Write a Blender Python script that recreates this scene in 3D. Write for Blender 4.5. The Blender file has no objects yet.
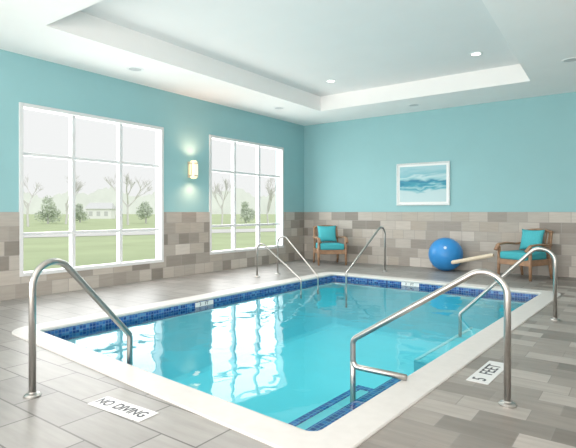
import bpy, bmesh, math, random
from mathutils import Vector, Matrix
random.seed(7)
C = bpy.context.scene.collection
S = bpy.context.scene
S.view_settings.view_transform = 'Standard'
S.view_settings.look = 'None'
R = math.radians
PI = math.pi
CAMH = 1.25
YAW = R(36.2)
cs, sn = math.cos(YAW), math.sin(YAW)
def W(r, d, z=0.0):            # right / forward of the standpoint -> room coordinates
    return Vector((r*cs - d*sn, r*sn + d*cs, z))

# ------------------------------------------------------------------ materials
def new_mat(name):
    m = bpy.data.materials.new(name); m.use_nodes = True
    nt = m.node_tree
    return m, nt, nt.nodes['Principled BSDF'], nt.nodes['Material Output']
def mat(name, col, rough=.5, metal=0, var=.05, scale=6, emit=None, estr=0, bump=0):
    m, nt, b, out = new_mat(name)
    tc = nt.nodes.new('ShaderNodeTexCoord')
    n = nt.nodes.new('ShaderNodeTexNoise'); n.inputs['Scale'].default_value = scale; n.inputs['Detail'].default_value = 4
    nt.links.new(tc.outputs['Object'], n.inputs['Vector'])
    r = nt.nodes.new('ShaderNodeValToRGB')
    r.color_ramp.elements[0].position = .3; r.color_ramp.elements[1].position = .7
    r.color_ramp.elements[0].color = tuple(c*(1-var) for c in col)+(1,)
    r.color_ramp.elements[1].color = tuple(min(1, c*(1+var)) for c in col)+(1,)
    nt.links.new(n.outputs['Fac'], r.inputs['Fac'])
    nt.links.new(r.outputs['Color'], b.inputs['Base Color'])
    b.inputs['Roughness'].default_value = rough; b.inputs['Metallic'].default_value = metal
    if emit:
        b.inputs['Emission Color'].default_value = emit+(1,); b.inputs['Emission Strength'].default_value = estr
    if bump:
        bp = nt.nodes.new('ShaderNodeBump'); bp.inputs['Strength'].default_value = bump; bp.inputs['Distance'].default_value = .01
        nt.links.new(n.outputs['Fac'], bp.inputs['Height']); nt.links.new(bp.outputs['Normal'], b.inputs['Normal'])
    return m
def ramp(nt, stops, interp='LINEAR'):
    r = nt.nodes.new('ShaderNodeValToRGB'); cr = r.color_ramp; cr.interpolation = interp
    while len(cr.elements) < len(stops): cr.elements.new(.5)
    for e, (p, c) in zip(cr.elements, stops): e.position = p; e.color = tuple(c)+(1,)
    return r
def brick(nt, vec, w, h, mortar, offset=.5, squash=1, sqf=2):
    b = nt.nodes.new('ShaderNodeTexBrick')
    b.inputs['Scale'].default_value = 1; b.inputs['Brick Width'].default_value = w; b.inputs['Row Height'].default_value = h
    b.inputs['Mortar Size'].default_value = mortar; b.inputs['Mortar Smooth'].default_value = .1
    b.inputs['Color1'].default_value = (0,0,0,1); b.inputs['Color2'].default_value = (1,1,1,1); b.inputs['Mortar'].default_value = (.5,.5,.5,1)
    b.offset = offset; b.offset_frequency = 2; b.squash = squash; b.squash_frequency = sqf
    nt.links.new(vec, b.inputs['Vector'])
    return b
def axes_vec(nt, u, v):        # u, v: strings 'X','Y','Z' or 'XY' (sum)
    tc = nt.nodes.new('ShaderNodeTexCoord'); sp = nt.nodes.new('ShaderNodeSeparateXYZ'); nt.links.new(tc.outputs['Object'], sp.inputs[0])
    cb = nt.nodes.new('ShaderNodeCombineXYZ')
    def src(a):
        if a == 'XY':
            ad = nt.nodes.new('ShaderNodeMath'); nt.links.new(sp.outputs['X'], ad.inputs[0]); nt.links.new(sp.outputs['Y'], ad.inputs[1]); return ad.outputs[0]
        return sp.outputs[a]
    nt.links.new(src(u), cb.inputs[0]); nt.links.new(src(v), cb.inputs[1])
    return cb.outputs[0], sp
def tile_mat(name, u, v, w, h, mortar, stops, mcol, rough=.4, offset=.5, grain=.12, squash=1, sqf=2):
    m, nt, b, out = new_mat(name)
    vec, sp = axes_vec(nt, u, v)
    bk = brick(nt, vec, w, h, mortar, offset, squash, sqf)
    rp = ramp(nt, stops)
    nt.links.new(bk.outputs['Color'], rp.inputs['Fac'])
    mp = nt.nodes.new('ShaderNodeMapping'); mp.inputs['Scale'].default_value = (3, 24, 1); nt.links.new(vec, mp.inputs['Vector'])
    ns = nt.nodes.new('ShaderNodeTexNoise'); ns.inputs['Scale'].default_value = 1.2; ns.inputs['Detail'].default_value = 5
    nt.links.new(mp.outputs[0], ns.inputs['Vector'])
    gr = ramp(nt, [(.25, (1-grain,)*3), (.75, (1+grain,)*3)])
    nt.links.new(ns.outputs['Fac'], gr.inputs['Fac'])
    mx = nt.nodes.new('ShaderNodeMix'); mx.data_type = 'RGBA'; mx.blend_type = 'MULTIPLY'; mx.inputs['Factor'].default_value = 1
    nt.links.new(rp.outputs['Color'], mx.inputs['A']); nt.links.new(gr.outputs['Color'], mx.inputs['B'])
    mm = nt.nodes.new('ShaderNodeMix'); mm.data_type = 'RGBA'
    nt.links.new(bk.outputs['Fac'], mm.inputs['Factor']); nt.links.new(mx.outputs['Result'], mm.inputs['A']); mm.inputs['B'].default_value = tuple(mcol)+(1,)
    nt.links.new(mm.outputs['Result'], b.inputs['Base Color'])
    b.inputs['Roughness'].default_value = rough
    bp = nt.nodes.new('ShaderNodeBump'); bp.invert = True; bp.inputs['Strength'].default_value = .3; bp.inputs['Distance'].default_value = .004
    nt.links.new(bk.outputs['Fac'], bp.inputs['Height']); nt.links.new(bp.outputs['Normal'], b.inputs['Normal'])
    return m

M = {}
M['paint'] = mat('teal_wall_paint', (.285,.52,.55), .6, var=.015, scale=2)
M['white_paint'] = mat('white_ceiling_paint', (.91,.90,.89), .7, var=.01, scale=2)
M['tray_shade'] = mat('shaded_white_tray', (.81,.81,.81), .7, var=.01, scale=2)  # ceiling white toned down, painting in the recess's dimmer light
M['white_frame'] = mat('white_window_frame', (.68,.70,.71), .35, var=.01)
WT = [(0,(.225,.205,.18)), (.3,(.345,.318,.285)), (.6,(.475,.445,.405)), (.8,(.385,.343,.295)), (1,(.58,.55,.505))]
M['wain_left'] = tile_mat('stone_tile_left', 'Y', 'Z', .38, .2085, .005, WT, (.33,.31,.285), .45, .43, grain=.08, squash=.7, sqf=3)
M['wain_back'] = tile_mat('stone_tile_back', 'X', 'Z', .38, .2085, .005, WT, (.33,.31,.285), .45, .43, grain=.08, squash=.7, sqf=3)
M['steel'] = mat('brushed_steel', (.47,.46,.44), .3, 1, var=.05, scale=30)
M['coping'] = mat('white_coping_stone', (.60,.588,.57), .45, var=.03, scale=14)
M['mosaic'] = tile_mat('blue_mosaic', 'XY', 'Z', .04, .037, .0025, [(0,(.006,.03,.16)), (.5,(.016,.075,.29)), (.8,(.03,.13,.38)), (1,(.09,.24,.46))], (.16,.26,.42), .2, offset=0, grain=.05)
M['mosaic_flat'] = tile_mat('blue_mosaic_flat', 'X', 'Y', .045, .045, .003, [(0,(.008,.04,.30)), (.5,(.018,.085,.48)), (1,(.05,.2,.65))], (.28,.46,.7), .2, offset=0, grain=.05)
M['basin'] = mat('aqua_plaster', (.30,.84,.93), .6, var=.03, scale=1.5)
M['basin_step'] = mat('pale_aqua_plaster', (.40,.88,.95), .6, var=.03, scale=1.5)
M['nosing_pale'] = mat('pale_nosing', (.9,.97,.98), .5, var=.02)
M['wood'] = mat('brown_wood', (.31,.185,.11), .4, var=.22, scale=12)
M['teal_fabric'] = mat('teal_fabric', (.05,.38,.44), .85, var=.1, scale=60, bump=.1)
M['teal_light'] = mat('teal_pillow_fabric', (.07,.44,.50), .85, var=.1, scale=60, bump=.1)
M['ball'] = mat('blue_vinyl', (.03,.26,.63), .38, var=.06, scale=4)
M['ball_plug'] = mat('pale_vinyl_plug', (.55,.7,.85), .4, var=.02)
M['foam'] = mat('cream_foam', (.68,.60,.47), .8, var=.04, scale=30)
M['marker'] = mat('white_ceramic', (.68,.69,.69), .3, var=.03, scale=20)
M['ink'] = mat('dark_lettering', (.06,.065,.08), .5, var=.05)
M['pic_frame'] = mat('silver_frame', (.62,.65,.66), .35, .4, var=.05, scale=20)
M['mat_board'] = mat('white_mat_board', (.85,.87,.87), .8, var=.01)
M['nickel'] = mat('satin_nickel', (.6,.58,.53), .3, 1, var=.04, scale=20)
M['glow'] = mat('warm_glowing_glass', (.5,.42,.28), .4, var=.02, emit=(1,.80,.46), estr=1.35)
M['led'] = mat('led_lens', (1,1,1), .4, var=.0, emit=(1,.97,.9), estr=6)
M['grille'] = mat('grey_speaker_grille', (.55,.57,.58), .6, var=.1, scale=80)
M['white_metal'] = mat('white_trim_ring', (.85,.86,.86), .4, var=.01)
# outside (overcast): distance haze is mixed into these pale colours
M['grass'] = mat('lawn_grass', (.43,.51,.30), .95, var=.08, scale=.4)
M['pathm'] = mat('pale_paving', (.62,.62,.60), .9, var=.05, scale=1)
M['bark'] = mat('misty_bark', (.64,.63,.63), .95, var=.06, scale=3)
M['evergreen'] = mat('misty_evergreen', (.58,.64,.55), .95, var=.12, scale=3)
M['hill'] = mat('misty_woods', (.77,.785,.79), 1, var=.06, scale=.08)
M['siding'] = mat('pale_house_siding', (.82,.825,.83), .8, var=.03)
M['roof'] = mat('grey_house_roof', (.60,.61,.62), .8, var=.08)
M['misty_glass'] = mat('misty_house_window', (.58,.59,.60), .2, var=.05)

# floor: two tile layouts
def floor_material():
    m, nt, b, out = new_mat('deck_tiles')
    vec, sp = axes_vec(nt, 'X', 'Y')
    def one(w, h, off, stops, mcol, mortar):
        bk = brick(nt, vec, w, h, mortar, off); rp = ramp(nt, stops); nt.links.new(bk.outputs['Color'], rp.inputs['Fac'])
        mm = nt.nodes.new('ShaderNodeMix'); mm.data_type = 'RGBA'; nt.links.new(bk.outputs['Fac'], mm.inputs['Factor'])
        nt.links.new(rp.outputs['Color'], mm.inputs['A']); mm.inputs['B'].default_value = mcol+(1,)
        return mm.outputs['Result'], bk
    a, ba = one(.55, .3, .5, [(0,(.225,.217,.207)), (.5,(.275,.266,.253)), (1,(.325,.314,.299))], (.11,.106,.10), .006)
    c, bc = one(.42, .2, .37, [(0,(.165,.147,.13)), (.35,(.24,.216,.193)), (.7,(.32,.292,.265)), (1,(.40,.372,.342))], (.22,.203,.186), .003)
    gt = nt.nodes.new('ShaderNodeMath'); gt.operation = 'GREATER_THAN'; gt.inputs[1].default_value = -1.5; nt.links.new(sp.outputs['X'], gt.inputs[0])
    mx = nt.nodes.new('ShaderNodeMix'); mx.data_type = 'RGBA'; nt.links.new(gt.outputs[0], mx.inputs['Factor']); nt.links.new(a, mx.inputs['A']); nt.links.new(c, mx.inputs['B'])
    mp = nt.nodes.new('ShaderNodeMapping'); mp.inputs['Scale'].default_value = (2, 14, 1); nt.links.new(vec, mp.inputs['Vector'])
    ns = nt.nodes.new('ShaderNodeTexNoise'); ns.inputs['Scale'].default_value = 1.5; ns.inputs['Detail'].default_value = 5; nt.links.new(mp.outputs[0], ns.inputs['Vector'])
    gr = ramp(nt, [(.3,(.88,)*3), (.7,(1.08,)*3)]); nt.links.new(ns.outputs['Fac'], gr.inputs['Fac'])
    mu = nt.nodes.new('ShaderNodeMix'); mu.data_type = 'RGBA'; mu.blend_type = 'MULTIPLY'; mu.inputs['Factor'].default_value = 1
    nt.links.new(mx.outputs['Result'], mu.inputs['A']); nt.links.new(gr.outputs['Color'], mu.inputs['B'])
    nt.links.new(mu.outputs['Result'], b.inputs['Base Color'])
    b.inputs['Roughness'].default_value = .38
    return m
M['floor'] = floor_material()

def water_material():
    m, nt, b, out = new_mat('pool_water'); nt.nodes.remove(b)
    tc = nt.nodes.new('ShaderNodeTexCoord')
    n = nt.nodes.new('ShaderNodeTexNoise'); n.inputs['Scale'].default_value = 3.2; n.inputs['Detail'].default_value = 1.2; n.inputs['Distortion'].default_value = .5
    nt.links.new(tc.outputs['Object'], n.inputs['Vector'])
    bp = nt.nodes.new('ShaderNodeBump'); bp.inputs['Strength'].default_value = .105; bp.inputs['Distance'].default_value = .05
    nt.links.new(n.outputs['Fac'], bp.inputs['Height'])
    fr = nt.nodes.new('ShaderNodeFresnel'); fr.inputs['IOR'].default_value = 1.45; nt.links.new(bp.outputs['Normal'], fr.inputs['Normal'])
    tr = nt.nodes.new('ShaderNodeBsdfTransparent'); tr.inputs['Color'].default_value = (.64,.95,.972,1)
    gl = nt.nodes.new('ShaderNodeBsdfGlossy'); gl.inputs['Roughness'].default_value = .015; nt.links.new(bp.outputs['Normal'], gl.inputs['Normal'])
    mx = nt.nodes.new('ShaderNodeMixShader')
    nt.links.new(fr.outputs[0], mx.inputs[0]); nt.links.new(tr.outputs[0], mx.inputs[1]); nt.links.new(gl.outputs[0], mx.inputs[2])
    nt.links.new(mx.outputs[0], out.inputs['Surface'])
    return m
M['water'] = water_material()
def glass_material():
    m, nt, b, out = new_mat('window_glass'); nt.nodes.remove(b)
    fr = nt.nodes.new('ShaderNodeLayerWeight'); fr.inputs['Blend'].default_value = .1
    tr = nt.nodes.new('ShaderNodeBsdfTransparent'); tr.inputs['Color'].default_value = (.98,.99,.985,1)
    gl = nt.nodes.new('ShaderNodeBsdfGlossy'); gl.inputs['Roughness'].default_value = .02
    mx = nt.nodes.new('ShaderNodeMixShader'); nt.links.new(fr.outputs['Fresnel'], mx.inputs[0]); nt.links.new(tr.outputs[0], mx.inputs[1]); nt.links.new(gl.outputs[0], mx.inputs[2])
    nt.links.new(mx.outputs[0], out.inputs['Surface'])
    return m
M['glass'] = glass_material()
def art_material():
    m, nt, b, out = new_mat('seascape_print')
    tc = nt.nodes.new('ShaderNodeTexCoord'); sp = nt.nodes.new('ShaderNodeSeparateXYZ'); nt.links.new(tc.outputs['Object'], sp.inputs[0])
    mp = nt.nodes.new('ShaderNodeMapping'); mp.inputs['Scale'].default_value = (1.3, 1, 5); mp.inputs['Rotation'].default_value = (0,.12,0); nt.links.new(tc.outputs['Object'], mp.inputs['Vector'])
    ns = nt.nodes.new('ShaderNodeTexNoise'); ns.inputs['Scale'].default_value = 1.5; ns.inputs['Detail'].default_value = 2.5; ns.inputs['Distortion'].default_value = .6
    nt.links.new(mp.outputs[0], ns.inputs['Vector'])
    a = nt.nodes.new('ShaderNodeMath'); a.operation = 'MULTIPLY_ADD'; nt.links.new(ns.outputs['Fac'], a.inputs[0]); a.inputs[1].default_value = .38; nt.links.new(sp.outputs['Z'], a.inputs[2])
    rp = ramp(nt, [(-.0,(.50,.66,.69)), (.05,(.28,.54,.60)), (.10,(.06,.33,.43)), (.14,(.34,.58,.63)), (.18,(.06,.33,.44)), (.24,(.03,.22,.35)), (.29,(.28,.54,.60)), (.34,(.52,.68,.71)), (.42,(.22,.49,.56)), (.55,(.36,.58,.64))])
    nt.links.new(a.outputs[0], rp.inputs['Fac']); nt.links.new(rp.outputs['Color'], b.inputs['Base Color']); b.inputs['Roughness'].default_value = .6
    return m
M['art'] = art_material()

# ------------------------------------------------------------------ mesh helpers
def obj(name, bm, m, parent=None, smooth=False, bevel=0, seg=2):
    bmesh.ops.recalc_face_normals(bm, faces=bm.faces[:])
    me = bpy.data.meshes.new(name); bm.to_mesh(me); bm.free()
    me.materials.append(m)
    if smooth:
        for p in me.polygons: p.use_smooth = True
    o = bpy.data.objects.new(name, me); C.objects.link(o)
    if parent: o.parent = parent
    if bevel:
        b = o.modifiers.new('bevel', 'BEVEL'); b.width = bevel; b.segments = seg; b.limit_method = 'ANGLE'
    return o
def thing(name, label, cat, loc=(0,0,0), rz=0, group=None):
    o = bpy.data.objects.new(name, None); C.objects.link(o); o.location = loc; o.rotation_euler = (0,0,rz); o.empty_display_size = .1
    o['label'] = label; o['category'] = cat
    if group: o['group'] = group
    return o
def tag(o, label, cat, group=None, kind=None):
    o['label'] = label; o['category'] = cat
    if group: o['group'] = group
    if kind: o['kind'] = kind
    return o
def struct(o):
    o['kind'] = 'structure'; return o
def box(bm, x0, x1, y0, y1, z0, z1, mtx=None):
    vs = [bm.verts.new(Vector(p)) for p in ((x0,y0,z0),(x1,y0,z0),(x1,y1,z0),(x0,y1,z0),(x0,y0,z1),(x1,y0,z1),(x1,y1,z1),(x0,y1,z1))]
    if mtx:
        for v in vs: v.co = mtx @ v.co
    for f in ((0,3,2,1),(4,5,6,7),(0,1,5,4),(1,2,6,5),(2,3,7,6),(3,0,4,7)): bm.faces.new([vs[i] for i in f])
def fillet(pts, rads, seg=10):
    out = [Vector(pts[0])]
    for i in range(1, len(pts)-1):
        p, a, b = Vector(pts[i]), Vector(pts[i-1]), Vector(pts[i+1]); r = rads[i-1]
        da, db = (a-p).normalized(), (b-p).normalized()
        ang = da.angle(db)
        if r <= 0 or ang > PI-.01: out.append(p); continue
        t = r/math.tan(ang/2); c = p + (da+db).normalized()*(r/math.sin(ang/2))
        s, e = p+da*t-c, p+db*t-c
        tot = s.angle(e); ax = s.cross(e).normalized()
        for k in range(seg+1): out.append(c + Matrix.Rotation(tot*k/seg, 3, ax) @ s)
    out.append(Vector(pts[-1])); return out
def tube(bm, pts, rad, n=12, caps=True, flat=None):
    pts = [Vector(p) for p in pts]
    rads = rad if isinstance(rad, (list, tuple)) else [rad]*len(pts)
    t = (pts[1]-pts[0]).normalized(); up = Vector((0,0,1)) if abs(t.z) < .9 else Vector((1,0,0))
    u = t.cross(up).normalized(); rings = []
    for i, p in enumerate(pts):
        if i == 0: tt = t
        elif i == len(pts)-1: tt = (p-pts[i-1]).normalized()
        else: tt = ((pts[i+1]-p).normalized()+(p-pts[i-1]).normalized()).normalized()
        u = (u - tt*u.dot(tt)).normalized(); v = tt.cross(u)
        fu, fv = flat if flat else (1,1)
        rings.append([bm.verts.new(p + (u*math.cos(2*PI*k/n)*fu + v*math.sin(2*PI*k/n)*fv)*rads[i]) for k in range(n)])
    for a, b in zip(rings, rings[1:]):
        for k in range(n): bm.faces.new((a[k], a[(k+1)%n], b[(k+1)%n], b[k]))
    if caps: bm.faces.new(rings[0][::-1]); bm.faces.new(rings[-1])
def lathe(bm, prof, n=32, mtx=None):
    rings = []
    for r, z in prof:
        rings.append([bm.verts.new(Vector((r*math.cos(2*PI*k/n), r*math.sin(2*PI*k/n), z))) for k in range(n)])
    if mtx:
        for ring in rings:
            for v in ring: v.co = mtx @ v.co
    for a, b in zip(rings, rings[1:]):
        for k in range(n): bm.faces.new((a[k], a[(k+1)%n], b[(k+1)%n], b[k]))
    bm.faces.new(rings[0][::-1]); bm.faces.new(rings[-1])
def rrect(hx, hy, r, seg=8):
    pts = []
    for cx, cy, a0 in ((hx-r,hy-r,0), (-hx+r,hy-r,90), (-hx+r,-hy+r,180), (hx-r,-hy+r,270)):
        for k in range(seg+1):
            a = R(a0+90*k/seg); pts.append((cx+r*math.cos(a), cy+r*math.sin(a)))
    return pts
def loops(bm, rings, closed_profile=False):
    vr = [[bm.verts.new(Vector(p)) for p in ring] for ring in rings]
    pairs = list(zip(vr, vr[1:])) + ([(vr[-1], vr[0])] if closed_profile else [])
    for a, b in pairs:
        n = len(a)
        for k in range(n): bm.faces.new((a[k], a[(k+1)%n], b[(k+1)%n], b[k]))
    return vr
def holed_panel(bm, us, vs, holes, place, thick, nrm):
    vmap = {}
    def V(u, v):
        if (u,v) not in vmap: vmap[(u,v)] = bm.verts.new(place(u,v))
        return vmap[(u,v)]
    fs = []
    for a, b in zip(us, us[1:]):
        for c, d in zip(vs, vs[1:]):
            mu, mv = (a+b)/2, (c+d)/2
            if any(h[0] < mu < h[1] and h[2] < mv < h[3] for h in holes): continue
            fs.append(bm.faces.new((V(a,c), V(b,c), V(b,d), V(a,d))))
    ex = bmesh.ops.extrude_face_region(bm, geom=fs)
    for v in [g for g in ex['geom'] if isinstance(g, bmesh.types.BMVert)]: v.co += Vector(nrm)*thick

# ------------------------------------------------------------------ room
XL, YB, XR, YF, ZC = -7.32, 10.73, 2.8, -2.2, 3.54
WIN = [(3.40, 6.02, .31, 2.84), (7.22, 9.79, .36, 2.86)]
holes = WIN
us = sorted({YF, YB} | {w[0] for w in WIN} | {w[1] for w in WIN}); vs = sorted({-.0, 4.0} | {w[2] for w in WIN} | {w[3] for w in WIN})
bm = bmesh.new(); holed_panel(bm, us, vs, holes, lambda u, v: Vector((XL, u, v)), .22, (-1,0,0)); struct(obj('wall_left', bm, M['paint']))
bm = bmesh.new(); box(bm, XL-.22, XR+.2, YB, YB+.2, 0, 4.0); struct(obj('wall_back', bm, M['paint']))
bm = bmesh.new(); box(bm, XR, XR+.2, YF, YB, 0, 4.0); struct(obj('wall_right', bm, M['white_paint']))
# stone wainscot
WH = 1.25
vs2 = sorted({0, WH} | {w[2] for w in WIN})
bm = bmesh.new(); holed_panel(bm, us, vs2, holes, lambda u, v: Vector((XL, u, v)), .022, (1,0,0)); struct(obj('trim_1', bm, M['wain_left']))
bm = bmesh.new(); box(bm, XL+.022, XR, YB-.022, YB, 0, WH); struct(obj('trim_2', bm, M['wain_back']))
# floor with the pool opening (the pool is slightly out of square)
PC = Vector((-3.225, 5.38, 0)); PR = R(-2.0); HX, HY, CR, CW = 1.845, 3.03, .08, .25
rot = Matrix.Rotation(PR, 3, 'Z')
def pw(x, y, z=0): return PC + rot @ Vector((x, y, z))
def warp(x, y):
    w = (HX-x)/(2*HX)
    if y < 0: return x, y + .17*w*(-y/HY)
    return x - .10*w*(y/HY), y
bm = bmesh.new()
outer = [bm.verts.new(p) for p in ((XL-.22,YF,0),(XR+.2,YF,0),(XR+.2,YB+.2,0),(XL-.22,YB+.2,0))]
inner = [bm.verts.new(pw(*warp(x, y))) for x, y in rrect(HX+.1, HY+.1, CR+.1)]
es = [bm.edges.new((outer[i], outer[(i+1)%4])) for i in range(4)] + [bm.edges.new((inner[i], inner[(i+1)%len(inner)])) for i in range(len(inner))]
bmesh.ops.triangle_fill(bm, use_beauty=True, edges=es)
fl = obj('floor', bm, M['floor']); struct(fl)
if fl.data.polygons[0].normal.z < 0: fl.data.flip_normals()
# ceiling with the raised tray (its right side runs a little out of square)
TX0, TX1, TY0, TY1, TZ = -5.95, -1.62, 3.08, 9.38, 3.87
def tray_place(u, v):
    if u == TX1: u = TX1 + (TY1-v)*.05
    return Vector((u, v, ZC))
bm = bmesh.new()
holed_panel(bm, [XL-.22, TX0, TX1, XR+.2], [YF, TY0, TY1, YB+.2], [(TX0,TX1,TY0,TY1)], tray_place, TZ-ZC, (0,0,1))
struct(obj('ceiling', bm, M['white_paint']))
bm = bmesh.new(); box(bm, TX0-.1, TX1+.5, TY0-.1, TY1+.1, TZ, TZ+.12); struct(obj('ceiling', bm, M['tray_shade']))

# windows
def window(n, y0, y1, z0, z1, zb):
    e = bpy.data.objects.new('window_%d' % n, None); C.objects.link(e); e.location = (XL-.1, (y0+y1)/2, z0); e['kind'] = 'structure'
    w, h = (y1-y0)/2, z1-z0
    f = .055
    bm = bmesh.new()
    x1 = .128
    box(bm,-.05,x1,-w,-w+f,0,h); box(bm,-.05,x1,w-f,w,0,h); box(bm,-.05,x1,-w+f,w-f,0,f); box(bm,-.05,x1,-w+f,w-f,h-f,h)
    obj('window_frame', bm, M['white_frame'], e, bevel=.006)
    for k in (1, 2):
        y = -w+2*w*k/3; bm = bmesh.new(); box(bm,-.045,.05,y-.03,y+.03,f,h-f); obj('mullion', bm, M['white_frame'], e, bevel=.005)
    for z in zb:
        bm = bmesh.new(); box(bm,-.04,.045,-w+f,w-f,z-z0-.024,z-z0+.024); obj('transom', bm, M['white_frame'], e, bevel=.005)
    bm = bmesh.new(); bm.faces.new([bm.verts.new(p) for p in ((0,-w+f*.5,f*.5),(0,w-f*.5,f*.5),(0,w-f*.5,h-f*.5),(0,-w+f*.5,h-f*.5))]); obj('glass_pane', bm, M['glass'], e)
window(1, *WIN[0], (.92, 2.11))
window(2, *WIN[1], (.95, 2.13))

# ------------------------------------------------------------------ lettering
def text_mesh(name, s, size, m, parent, x=0, bold=.012):
    cu = bpy.data.curves.new(name, 'FONT'); cu.body = s; cu.size = size; cu.align_x = 'CENTER'; cu.align_y = 'CENTER'; cu.extrude = .0006; cu.offset = size*bold
    t = bpy.data.objects.new(name, cu); C.objects.link(t)
    dg = bpy.context.evaluated_depsgraph_get(); me = bpy.data.meshes.new_from_object(t.evaluated_get(dg))
    bpy.data.objects.remove(t); me.materials.clear(); me.materials.append(m)
    o = bpy.data.objects.new(name, me); C.objects.link(o); o.parent = parent; o.location.x = x
    return o

# ------------------------------------------------------------------ pool
pool = thing('swimming_pool', 'rectangular indoor pool with pale coping and blue mosaic waterline', 'pool', PC, PR)
def ring(off, z): return [(*warp(x, y), z) for x, y in rrect(HX+off, HY+off, CR+max(off*.7,-.05))]
bm = bmesh.new()
loops(bm, [ring(CW,-.03), ring(CW,.008), ring(CW-.007,.015), ring(.02,.015), ring(-.003,.010), ring(-.010,-.004), ring(-.003,-.024), ring(.02,-.030)], True)
cop = obj('coping', bm, M['coping'], pool, smooth=False)
WZ = -.09
bm = bmesh.new(); loops(bm, [ring(0,-.026), ring(0,-.17), ring(.03,-.17), ring(.03,-.026)], True); obj('tile_band', bm, M['mosaic'], pool)
bm = bmesh.new()
vr = loops(bm, [ring(.012,-.15), ring(.012,-1.0), ring(-.02,-1.05)]); bm.faces.new(vr[-1]); obj('basin', bm, M['basin'], pool)
def step(x0, x1, y0, y1, z, stripes, m, bmt):
    bm = bmesh.new(); box(bm, x0, x1, y0, y1, -1.04, z)
    s = obj('step', bm, bmt, pool, bevel=.01)
    bm = bmesh.new()
    for q in stripes: box(bm, q[0], q[1], q[2], q[3], z+.001, z+.008)
    obj('nosing_tiles', bm, m, s)
HB = HX-.005
step(1.51, HB, -2.98, -1.30, -.19, [(1.515,1.61,-2.97,-1.31), (1.611,HB-.005,-1.405,-1.31)], M['mosaic_flat'], M['basin_step'])
step(1.12, 1.509, -2.97, -1.30, -.36, [(1.125,1.19,-2.96,-1.31), (1.191,1.50,-1.38,-1.31)], M['mosaic_flat'], M['basin_step'])
step(1.20, HB, -.25, 1.65, -.36, [(1.205,1.245,-.24,1.64)], M['nosing_pale'], M['basin'])
def wall_marker(words, x, y, rz, lab):
    bm = bmesh.new(); box(bm, -.17, .17, -.006, .001, -.031, .031)
    p = obj('depth_marker', bm, M['marker'], pool); p.location = (*warp(x, y), -.058); p.rotation_euler.z = rz; p['label'] = lab
    for s, dx in words:
        o = text_mesh('lettering', s, .064, M['ink'], p, dx); o.location.y = -.0072; o.rotation_euler.x = PI/2
wall_marker([('3',-.08),('FT',.04)], -HX-.002, -.55, R(90), 'white depth marker tile')
wall_marker([('3',-.08),('FT',.04)], -.25, HY, 0, 'white depth marker tile')
bm = bmesh.new(); f = bm.faces.new([bm.verts.new((*warp(x, y), WZ)) for x, y in rrect(HX-.001, HY-.001, CR)])
wat = obj('water', bm, M['water']); wat.location = PC; wat.rotation_euler.z = PR
if wat.data.polygons[0].normal.z < 0: wat.data.flip_normals()
tag(wat, 'calm turquoise water filling the pool', 'water', kind='stuff')

def floor_marker(name, label, words, loc, rz, w, h, size, ink, bold, squeeze=1):
    t = thing(name, label, 'floor marker', loc, rz)
    bm = bmesh.new(); box(bm, -w/2, w/2, -h/2, h/2, 0, .004); obj('plaque', bm, M['marker'], t, bevel=.001, seg=1)
    for s, dx in words:
        o = text_mesh('lettering', s, size, ink, t, dx, bold); o.location.z = .005; o.scale.x = squeeze
floor_marker('warning_marker', 'white tile with dark lettering set in the deck beside the left handrail', [('NO',-.172),('DIVING',.073)], (-2.68,1.88,.0005), R(3), .50, .155, .108, M['ink'], .016, .78)
floor_marker('depth_marker', 'white tile reading 5 FEET set in the deck near the right handrail', [('5',-.22),('FEET',.06)], (-.985,4.0,.0005), R(88), .6, .16, .14, M['ink'], .006)

# ------------------------------------------------------------------ handrails
def handrail(label, base, end, peak, low, rtop, deep=-.55, rad=.0235, foot=0, post=0):
    base, end = Vector(base), Vector(end); d = end-base; L = d.length; ang = math.atan2(d.y, d.x)
    t = thing('handrail', label, 'handrail', (base.x, base.y, 0), ang, 'steel pool handrails')
    lo, hi = peak, peak+1.0
    for _ in range(40):
        B = (lo+hi)/2; i = PI/2-math.atan2(B-low, L); top = B - rtop/math.tan(i/2)+rtop
        if top < peak: lo = B
        else: hi = B
    path, rr = [(0,0,0),(0,0,B),(L,0,low),(L,0,deep)], [rtop, .07]
    if foot: path.append((L-foot,0,deep)); rr.append(.05)
    bm = bmesh.new(); tube(bm, fillet(path, rr, 14), rad, 16); obj('rail', bm, M['steel'], t, smooth=True)
    if post:
        bm = bmesh.new(); tube(bm, [(L,0,low-.06),(L,0,post)], rad*.98, 16); obj('post', bm, M['steel'], t, smooth=True)
    bm = bmesh.new(); lathe(bm, [(.055,0),(.055,.008),(.045,.018),(.03,.022),(.0235,.03)], 24); obj('base_flange', bm, M['steel'], t, smooth=False)
    return t
handrail('steel handrail with its post beside the tiled lettering at front left', (-3.36,1.65), (-3.49,2.52), .90, .22, .16)
handrail('steel handrail over the blue edged steps at front right', (-.72,3.39), (-1.85,3.39), .85, .25, .15, deep=.040, foot=.44, rad=.0225, post=-.35)
handrail('lower of two steel rails on the window side of the pool', (-6.02,7.22), (-4.98,7.2), .64, .03, .12, deep=-.3, rad=.016)
handrail('taller of two steel rails on the window side, nearer the back corner', (-5.95,7.78), (-4.98,7.76), .76, .03, .14, deep=-.3, rad=.016)
handrail('tall steel handrail at the far end of the pool, left of the ball', (-4.40,9.45), (-4.55,8.08), .93, .1, .15, rad=.020)
handrail('steel handrail on the right side, below the right armchair', (-.84,6.38), (-1.92,6.37), .82, -.06, .15, deep=-.35, rad=.021)

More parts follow.
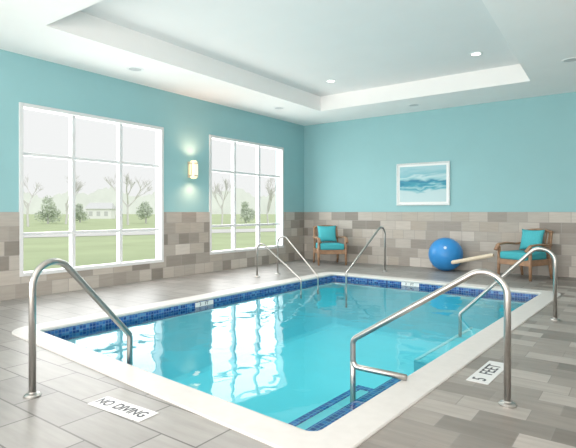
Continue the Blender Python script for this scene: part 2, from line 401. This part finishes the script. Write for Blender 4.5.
# ------------------------------------------------------------------ armchairs
def pillow_mesh(w, h, t, n=12):
    bm = bmesh.new(); g = {}
    for s in (1, -1):
        for i in range(n+1):
            for j in range(n+1):
                u, v = -1+2*i/n, -1+2*j/n
                edge = i in (0, n) or j in (0, n)
                if edge and s == -1: continue
                k = max(0, (1-u**2))**.45*max(0, (1-v**2))**.45
                pin = 1-.10*(1-abs(u)**2)*(abs(v)**3); pin2 = 1-.10*(1-abs(v)**2)*(abs(u)**3)
                g[(s,i,j)] = bm.verts.new((u*w/2*pin2, s*t/2*k, v*h/2*pin))
    def V(s,i,j): return g.get((s,i,j)) or g[(1,i,j)]
    for s in (1,-1):
        for i in range(n):
            for j in range(n):
                bm.faces.new((V(s,i,j), V(s,i+1,j), V(s,i+1,j+1), V(s,i,j+1)))
    return bm
def make_armchair(label, loc, rz):
    t = thing('armchair', label, 'chair', loc, rz, 'wooden armchairs by the back wall')
    for s in (-1, 1):
        bm = bmesh.new(); tube(bm, [(s*.33,-.33,0),(s*.325,-.32,.3),(s*.32,-.32,.60)], [.024,.032,.03], 10); obj('leg', bm, M['wood'], t, smooth=True)
        bm = bmesh.new(); tube(bm, [(s*.30,.36,0),(s*.30,.29,.38)], [.024,.033], 10); obj('leg', bm, M['wood'], t, smooth=True)
        bm = bmesh.new(); tube(bm, fillet([(s*.315,-.43,.53),(s*.335,-.33,.635),(s*.345,-.05,.65),(s*.335,.2,.625),(s*.29,.345,.64)], [.1,.4,.4], 8), .04, 12, flat=(1,.55)); obj('armrest', bm, M['wood'], t, smooth=True)
    bm = bmesh.new()
    box(bm,-.31,.31,-.34,-.295,.26,.37); box(bm,-.31,.31,.25,.285,.26,.37); box(bm,-.325,-.285,-.30,.26,.26,.37); box(bm,.285,.325,-.30,.26,.26,.37)
    for k in range(5): box(bm,-.29,.29,-.24+.11*k,-.19+.11*k,.335,.355)
    obj('seat_frame', bm, M['wood'], t, bevel=.006)
    bm = bmesh.new()
    for s in (-1,1): tube(bm, [(s*.29,.28,.34),(s*.29,.33,.6),(s*.28,.40,.88)], .024, 10)
    tube(bm, [(-.30,.395,.87),(-.15,.415,.90),(0,.42,.91),(.15,.415,.90),(.30,.395,.87)], .032, 12, flat=(1,.7))
    tube(bm, [(-.29,.31,.47),(.29,.31,.47)], .02, 10)
    for k in range(9):
        x = -.24+.06*k; tube(bm, [(x,.31,.47),(x,.35,.66),(x,.405,.885)], .013, 8)
    obj('backrest', bm, M['wood'], t, smooth=True)
    bm = bmesh.new(); box(bm,-.285,.285,-.37,.25,.36,.505); obj('seat_cushion', bm, M['teal_fabric'], t, smooth=True, bevel=.04, seg=4)
    return t
def chair_pillow(label, chair_loc, rz):
    p = obj('throw_pillow', pillow_mesh(.48,.42,.16), M['teal_light'], smooth=True)
    m = Matrix.Translation(chair_loc) @ Matrix.Rotation(rz, 4, 'Z') @ Matrix.Translation((0,.21,.715)) @ Matrix.Rotation(R(-14), 4, 'X')
    p.matrix_world = m
    tag(p, label, 'pillow', 'teal pillows on the armchairs')
lc, lr = Vector((-6.15,10.08,0)), R(45)
make_armchair('brown wooden armchair with teal seat in the corner beside the second window', lc, lr)
chair_pillow('teal pillow on the armchair in the corner beside the second window', lc, lr)
rc, rr = Vector((-1.84,10.12,0)), R(-24)
make_armchair('brown wooden armchair with teal seat to the right of the blue ball', rc, rr)
chair_pillow('teal pillow on the armchair to the right of the blue ball', rc, rr)

# ------------------------------------------------------------------ exercise ball and foam bar
Rb = .352
bt = thing('exercise_ball', 'large shiny blue exercise ball against the stone tiled wall', 'ball', (-3.42,10.345,0))
bm = bmesh.new(); prof = []
for k in range(1, 96):
    a = PI*k/96; rr_ = Rb*(1-.008*max(0, math.cos(a*26))**6*(1 if .5 < a < 2.64 else 0)); prof.append((rr_*math.sin(a), -rr_*math.cos(a)))
lathe(bm, prof, 56, Matrix.Translation((0,0,Rb)) @ Matrix.Rotation(R(28), 4, 'X') @ Matrix.Rotation(R(24), 4, 'Y')); obj('ball_skin', bm, M['ball'], bt, smooth=True)
bm = bmesh.new(); dirv = Vector((.25,-.85,.45)).normalized()
lathe(bm, [(.03,-.004),(.03,.004),(.02,.008),(.008,.009)], 20, Matrix.Translation(Vector((0,0,Rb))+dirv*Rb) @ dirv.to_track_quat('Z','Y').to_matrix().to_4x4()); obj('valve_plug', bm, M['ball_plug'], bt, smooth=False)
bm = bmesh.new(); A, B = Vector((-3.19,10.02,.215)), Vector((-2.36,9.94,.42)); tube(bm, [A, A.lerp(B,.03), A.lerp(B,.97), B], [.032,.04,.04,.032], 16)
tag(obj('foam_noodle', bm, M['foam'], smooth=False, bevel=.004), 'cream foam bar propped between the blue ball and the armchair', 'foam noodle')

# ------------------------------------------------------------------ picture
pt = thing('framed_picture', 'silver framed abstract seascape print on the teal back wall', 'picture', (-4.07,YB,1.885))
w, h, fw = .62, .485, .035
bm = bmesh.new(); box(bm,-w,w,-.035,0,h-fw,h); box(bm,-w,w,-.035,0,-h,-h+fw); box(bm,-w,-w+fw,-.035,0,-h+fw,h-fw); box(bm,w-fw,w,-.035,0,-h+fw,h-fw); obj('frame', bm, M['pic_frame'], pt, bevel=.006)
bm = bmesh.new(); box(bm,-w+fw,w-fw,-.015,-.002,-h+fw,h-fw); obj('mat_board', bm, M['mat_board'], pt)
bm = bmesh.new(); box(bm,-w+.08,w-.08,-.02,-.015,-h+.08,h-.08); obj('print', bm, M['art'], pt)

# ------------------------------------------------------------------ sconce
st = thing('wall_sconce', 'lit cylindrical wall sconce between the two windows', 'wall lamp', (XL,6.69,2.09))
bm = bmesh.new(); box(bm,0,.02,-.06,.06,-.16,.16); obj('backplate', bm, M['nickel'], st, bevel=.005)
bm = bmesh.new(); lathe(bm, [(.03,-.18),(.055,-.172),(.072,-.15),(.078,-.1),(.078,.1),(.072,.15),(.055,.172),(.03,.18)], 28, Matrix.Translation((.11,0,0))); obj('lamp_shade', bm, M['glow'], st, smooth=True)
for z in (-.135, .11):
    bm = bmesh.new(); loops(bm, [[(.11+r*math.cos(2*PI*k/28), r*math.sin(2*PI*k/28), z+zz) for k in range(28)] for r, zz in ((.077,0),(.086,0),(.086,.022),(.077,.022))], True); box(bm,.0,.04,-.02,.02,z,z+.022); obj('bracket', bm, M['nickel'], st)
for a in (-75, 50):
    bm = bmesh.new(); box(bm,.079,.087,-.007,.007,-.125,.125, Matrix.Translation((.11,0,0)) @ Matrix.Rotation(R(a),4,'Z')); obj('upright_bar', bm, M['nickel'], st)
for dz, rx in ((.2, PI), (-.2, 0)):      # light thrown up and down the wall
    ld = bpy.data.lights.new('sconce_light','SPOT'); ld.energy = 22; ld.color = (1,.52,.33); ld.shadow_soft_size = .06; ld.spot_size = R(150); ld.spot_blend = 1
    lo = bpy.data.objects.new('sconce_light', ld); C.objects.link(lo); lo.location = (XL+.2,6.69,2.09+dz); lo.rotation_euler = (rx,0,0)

# ------------------------------------------------------------------ ceiling fittings
def downlight(label, x, y, z):
    t = thing('recessed_downlight', label, 'ceiling light', (x,y,z), 0, 'recessed ceiling lights')
    bm = bmesh.new()
    loops(bm, [[(r*math.cos(2*PI*k/28), r*math.sin(2*PI*k/28), zz) for k in range(28)] for r, zz in ((.07,0),(.07,-.008),(.1,-.008),(.107,0))], True); obj('trim_ring', bm, M['white_metal'], t)
    bm = bmesh.new(); lathe(bm, [(.02,-.005),(.069,-.004),(.069,-.001),(.02,-.001)], 28); obj('light_lens', bm, M['led'], t)
    l = bpy.data.lights.new('downlight_lamp','SPOT'); l.energy = 50; l.spot_size = R(110); l.spot_blend = .8; l.shadow_soft_size = .07; l.color = (1,.96,.9)
    o = bpy.data.objects.new('downlight_lamp', l); C.objects.link(o); o.location = (x,y,z-.02)
downlight('glowing recessed light in the raised ceiling nearer the windows', -5.07, 8.38, TZ)
downlight('glowing recessed light in the raised ceiling nearer the right side', -2.26, 8.36, TZ)
def grille(label, x, y, z):
    t = thing('ceiling_speaker', label, 'ceiling speaker', (x,y,z), 0, 'round ceiling speakers')
    bm = bmesh.new(); loops(bm, [[(r*math.cos(2*PI*k/28), r*math.sin(2*PI*k/28), zz) for k in range(28)] for r, zz in ((.1,0),(.1,-.008),(.125,-.008),(.132,0))], True); obj('trim_ring', bm, M['white_metal'], t)
    bm = bmesh.new(); lathe(bm, [(.02,-.005),(.099,-.004),(.099,-.001),(.02,-.001)], 28); obj('grille', bm, M['grille'], t)
grille('round grey grille in the lower ceiling above the first window', -6.59, 4.86, ZC)
grille('round grey grille in the lower ceiling above the second window', -6.5, 8.55, ZC)
grille('round grey grille in the lower ceiling above the picture', -3.99, 10.02, ZC)
grille('round grey grille in the lower ceiling at the right edge', -.9, 8.45, ZC)

# ------------------------------------------------------------------ outside
GZ = -.25
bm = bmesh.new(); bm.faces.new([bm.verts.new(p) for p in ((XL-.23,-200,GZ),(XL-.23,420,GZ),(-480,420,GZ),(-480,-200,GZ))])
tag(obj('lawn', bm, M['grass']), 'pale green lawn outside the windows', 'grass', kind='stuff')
def at(px, d, z=GZ): return W((px-288)/488*d, d, z)
bm = bmesh.new()
v = [bm.verts.new(at(px, d, GZ+.02)) for px, d in ((-60,26),(330,40),(330,48),(-60,31.5))]; bm.faces.new(v)
o = obj('path', bm, M['pathm']); struct(o)
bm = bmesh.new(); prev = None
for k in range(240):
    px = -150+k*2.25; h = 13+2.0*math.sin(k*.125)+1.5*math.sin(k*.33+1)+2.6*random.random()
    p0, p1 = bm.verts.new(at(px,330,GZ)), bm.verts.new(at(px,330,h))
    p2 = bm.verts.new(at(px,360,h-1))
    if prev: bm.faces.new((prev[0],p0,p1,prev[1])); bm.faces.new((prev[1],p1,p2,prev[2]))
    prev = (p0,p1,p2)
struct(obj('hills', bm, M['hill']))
def bare_tree(label, px, d, H):
    bm = bmesh.new()
    def grow(p, dirv, L, r, depth):
        q = p+dirv*L; mid = p.lerp(q,.5)+Vector((random.uniform(-1,1),random.uniform(-1,1),0))*L*.05
        tube(bm, [p, mid, q], [r, r*.8, r*.62], 5)
        if depth == 0: return
        for _ in range(3 if depth > 1 else 6):
            a = Vector((random.uniform(-1,1),random.uniform(-1,1),random.uniform(-.1,.7)))
            grow(p.lerp(q, random.uniform(.6,1)), (dirv*.9+a*.75).normalized(), L*random.uniform(.6,.8), r*.6, depth-1)
    grow(Vector((0,0,0)), Vector((0,0,1)), H*.3, H*.017, 4)
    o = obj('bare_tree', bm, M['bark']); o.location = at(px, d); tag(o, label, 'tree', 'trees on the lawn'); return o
def evergreen(label, px, d, H, Wd):
    t = thing('evergreen_tree', label, 'tree', at(px, d), 0, 'evergreens on the lawn')
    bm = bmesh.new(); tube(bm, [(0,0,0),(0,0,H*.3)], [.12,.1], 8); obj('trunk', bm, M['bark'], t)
    bm = bmesh.new()
    blobs = [(Vector((random.uniform(-.3,.3)*Wd, random.uniform(-.3,.3)*Wd, H*random.uniform(.2,.55))), random.uniform(.25,.36)*Wd) for _ in range(6)] + [(Vector((random.uniform(-.08,.08)*Wd,0,H*.75)), .22*Wd)]
    for _ in range(1500):
        bc, br = random.choice(blobs)
        dv = Vector((random.gauss(0,1),random.gauss(0,1),random.gauss(0,1))).normalized()*br*random.random()**.4
        c = bc+dv; c.z = max(.08, c.z)
        u = Vector((random.gauss(0,1),random.gauss(0,1),random.gauss(0,1))).normalized(); v_ = u.orthogonal().normalized(); L = random.uniform(.08,.16)
        bm.faces.new([bm.verts.new(c+u*L), bm.verts.new(c+v_*L*.6), bm.verts.new(c-u*L), bm.verts.new(c-v_*L*.6)])
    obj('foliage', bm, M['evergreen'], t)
bare_tree('bare tree on the lawn at the left edge of the first window', 28, 50, 8.0)
bare_tree('taller bare tree behind the small evergreen in the first window', 66, 60, 8.6)
bare_tree('bare tree right of the house in the first window', 128, 56, 9.0)
bare_tree('bare tree seen through the second window at left', 222, 60, 8.0)
bare_tree('bare tree seen through the second window at right', 268, 64, 8.0)
evergreen('bushy evergreen left of the house in the first window', 48, 62, 3.9, 3.2)
evergreen('slim evergreen beside the house in the first window', 80, 70, 3.0, 2.2)
evergreen('evergreen at the right side of the first window', 146, 64, 3.2, 2.6)
evergreen('evergreen seen low in the second window', 246, 66, 3.2, 2.6)
hp = at(101, 110); ht = thing('house', 'small pale house with grey roof far across the lawn', 'house', hp, YAW)
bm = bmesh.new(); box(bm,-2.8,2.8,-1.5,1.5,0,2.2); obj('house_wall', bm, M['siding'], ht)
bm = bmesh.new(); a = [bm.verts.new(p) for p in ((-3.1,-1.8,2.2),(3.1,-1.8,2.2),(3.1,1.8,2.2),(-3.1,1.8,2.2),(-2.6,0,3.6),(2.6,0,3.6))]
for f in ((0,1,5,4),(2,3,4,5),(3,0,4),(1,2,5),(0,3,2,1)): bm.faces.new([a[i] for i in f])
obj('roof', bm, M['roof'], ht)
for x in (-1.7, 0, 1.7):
    bm = bmesh.new(); box(bm,x-.4,x+.4,-1.54,-1.49,.6,1.6); obj('house_window', bm, M['misty_glass'], ht)

# ------------------------------------------------------------------ light
wd = bpy.data.worlds.new('overcast'); S.world = wd; wd.use_nodes = True
nt = wd.node_tree; bg = nt.nodes['Background']
tc = nt.nodes.new('ShaderNodeTexCoord'); sp = nt.nodes.new('ShaderNodeSeparateXYZ'); nt.links.new(tc.outputs['Generated'], sp.inputs[0])
rp = ramp(nt, [(0,(.96,.965,.96)), (.35,(.98,.985,.99)), (1,(.95,.97,.98))]); nt.links.new(sp.outputs['Z'], rp.inputs['Fac']); nt.links.new(rp.outputs['Color'], bg.inputs['Color'])
bg.inputs['Strength'].default_value = .95
sl = bpy.data.lights.new('hazy_sun','SUN'); sl.energy = 1.7; sl.angle = R(60); sl.color = (1,.98,.95)
so = bpy.data.objects.new('hazy_sun', sl); C.objects.link(so); so.location = (10,0,30)
so.rotation_euler = Vector((-.62,.25,-.75)).to_track_quat('-Z','Y').to_euler()
def area(name, loc, rot, sx, sy, e, col=(1,1,1), spread=180):
    l = bpy.data.lights.new(name,'AREA'); l.shape = 'RECTANGLE'; l.size = sx; l.size_y = sy; l.energy = e; l.color = col; l.spread = R(spread)
    o = bpy.data.objects.new(name, l); C.objects.link(o); o.location = loc; o.rotation_euler = rot
for n, (y0, y1, z0, z1) in enumerate(WIN):    # soft daylight arriving through each window
    area('window_daylight', (XL-.26, (y0+y1)/2, (z0+z1)/2), (0, R(-90), 0), z1-z0, y1-y0, 90, (1,.99,.98))
area('tray_fill', (-3.8,6.2,TZ-.01), (0,0,0), 2.4, 4.2, 85, (1,.95,.89), 140)  # added fill under the tray; no light panel is fitted there
area('front_fill', (-2.0,YF+.1,1.3), (R(123),0,0), 8, 2.4, 510, (1,.935,.875))  # added fill behind the camera, not a lamp of the room

# ------------------------------------------------------------------ camera
cd = bpy.data.cameras.new('camera'); cam = bpy.data.objects.new('camera', cd); C.objects.link(cam)
cam.location = (0,0,CAMH); cam.rotation_euler = (R(90),0,YAW)
cd.sensor_width = 36; cd.lens = 488/576*36; cd.shift_y = -12/576; cd.clip_end = 600; cd.clip_start = .05
S.camera = cam
